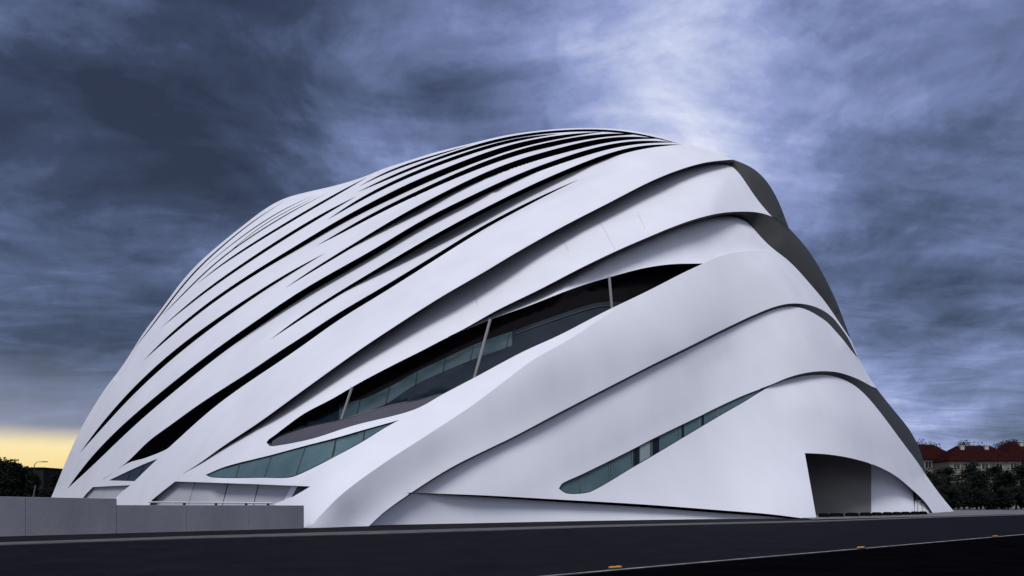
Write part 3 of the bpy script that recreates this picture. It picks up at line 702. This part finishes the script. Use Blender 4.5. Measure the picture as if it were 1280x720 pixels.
def blob(px, py, k, amp, vec=None):                  # soft patch of cloud round a compass direction
    d = Vector(((px-HX)/F, 1, (HY-py)/F)).normalized()
    dt = vmath('DOT_PRODUCT', vec or wn, tuple(d)).outputs['Value']
    return fm('MULTIPLY', fm('EXPONENT', fm('MULTIPLY', fm('SUBTRACT', dt, 1.0), k)), amp)
acc = None
def add(x_):
    global acc
    acc = x_ if acc is None else fm('ADD', acc, x_)
for b_ in [(205,165,34,-.22),(330,110,50,-.10),(250,20,60,-.06),(40,250,60,-.03),(100,330,50,-.05),(840,140,80,.30),(750,50,80,.13),(960,60,80,.04),(440,200,110,.16),(410,90,120,.08),(1240,215,60,-.14),(1190,330,120,-.12),(1110,120,60,.18),
           (40,40,80,.18),(600,10,90,-.10),(1130,450,40,.16),(60,440,60,.02),(640,140,80,.12),(1000,20,120,-.08)]:
    add(blob(*b_))
val = fm('ADD', 0.38, acc)
val = fm('ADD', val, fm('MULTIPLY', fm('SUBTRACT', big.outputs['Fac'], .5), .55))
deck = noise_n(cmb.outputs[0], 3.0, 7, .6, .9, (0.4, 2.7, 0), (.6, 1.2, 1))
val = fm('ADD', val, fm('MULTIPLY', fm('SUBTRACT', deck.outputs['Fac'], .5), .5))
val = fm('ADD', val, fm('MULTIPLY', fm('SUBTRACT', fine.outputs['Fac'], .5), .9))
small = noise_n(wn, 13.0, 5, .6, .3, (4, 9, 1), (.8, 1, 1.5))
val = fm('ADD', val, fm('MULTIPLY', fm('SUBTRACT', small.outputs['Fac'], .5), .24))
rmp = N.new('ShaderNodeValToRGB'); Lk.new(val, rmp.inputs[0]); cr = rmp.color_ramp
def lin(c): return tuple(((q/255+.055)/1.055)**2.4 if q > 10 else q/255/12.92 for q in c)
cols = [(0.0, (34, 38, 56)), (.16, (50, 58, 82)), (.32, (78, 90, 122)), (.48, (108, 121, 162)), (.64, (142, 154, 200)), (.80, (186, 194, 226)), (1.0, (232, 234, 248))]
cr.elements[0].position = 0; cr.elements[0].color = (*lin(cols[0][1]), 1); cr.elements[1].position = 1; cr.elements[1].color = (*lin(cols[-1][1]), 1)
for p_, c_ in cols[1:-1]: e_ = cr.elements.new(p_); e_.color = (*lin(c_), 1)
def mix(fac, a, b, mode='MIX'):
    n_ = N.new('ShaderNodeMix'); n_.data_type = 'RGBA'; n_.blend_type = mode; n_.clamp_factor = True
    if isinstance(fac, (int, float)): n_.inputs[0].default_value = fac
    else: Lk.new(fac, n_.inputs[0])
    for i, q in ((6, a), (7, b)):
        if isinstance(q, tuple): n_.inputs[i].default_value = (*q, 1)
        else: Lk.new(q, n_.inputs[i])
    return n_.outputs[2]
EXPO = 1.0
skyc = rmp.outputs[0]
# yellow gap under the clouds, low in the west (left)
el = fm('ARCSINE', sx.outputs[2])
eln = fm('ADD', el, fm('MULTIPLY', fm('SUBTRACT', fine.outputs['Fac'], .5), .018))
def sstep(x_, a, b):
    n_ = N.new('ShaderNodeMapRange'); n_.interpolation_type = 'SMOOTHSTEP'; Lk.new(x_, n_.inputs[0]); n_.inputs[1].default_value = a; n_.inputs[2].default_value = b; return n_.outputs[0]
west = blob(-60, 600, 6, 1.0, DIR)
west = sstep(west, .25, .8)
grey = fm('MULTIPLY', fm('SUBTRACT', 1.0, sstep(eln, .075, .20)), west)
skyc = mix(fm('MULTIPLY', grey, .75), skyc, lin((134, 136, 156)))
low = fm('MULTIPLY', fm('SUBTRACT', 1.0, sstep(eln, .066, .098)), west)
yel = N.new('ShaderNodeValToRGB'); Lk.new(fm('DIVIDE', fm('MAXIMUM', el, 0.0), .085), yel.inputs[0])
yel.color_ramp.elements[0].color = (*lin((232, 196, 104)), 1); yel.color_ramp.elements[1].color = (*lin((250, 230, 176)), 1)
skyc = mix(low, skyc, yel.outputs[0])
# unseen sky behind the camera and overhead, brightened to light the hall
ny = fm('MULTIPLY', sx.outputs[1], -1.0)
back = sstep(fm('ADD', ny, fm('MULTIPLY', sx.outputs[2], .25)), 0.05, .9)
bright = mix(fine.outputs['Fac'], (.29, .31, .39), (.52, .55, .65))
back = fm('MAXIMUM', back, sstep(sx.outputs[2], .66, .92))
skyc = mix(back, skyc, bright)
nish = N.new('ShaderNodeTexSky'); nish.sky_type = 'NISHITA'; nish.sun_disc = False
SUN_EL, SUN_AZ = 61, 188                              # compass: 0 = +Y, clockwise
nish.sun_elevation = R(SUN_EL); nish.sun_rotation = R(SUN_AZ)
ns = mix(1.0, nish.outputs[0], (.012, .012, .012), 'MULTIPLY')
fin = mix(1.0, skyc, ns, 'ADD')
Lk.new(fin, bg.inputs[0]); bg.inputs[1].default_value = 1.0
sun = bpy.data.lights.new('sun', 'SUN'); so = bpy.data.objects.new('sun', sun); col.objects.link(so)
sun.energy = 2.05; sun.angle = R(28); sun.color = (1.0, .985, .97)
sd = Vector((math.sin(R(SUN_AZ))*math.cos(R(SUN_EL)), math.cos(R(SUN_AZ))*math.cos(R(SUN_EL)), math.sin(R(SUN_EL))))
so.rotation_euler = (-sd).to_track_quat('-Z', 'Y').to_euler()
so.location = tuple(sd*100)
vs_ = sc.view_settings; vs_.view_transform = 'Standard'; vs_.look = 'None'; vs_.exposure = 0.0; vs_.gamma = 1.0; vs_.use_curve_mapping = False
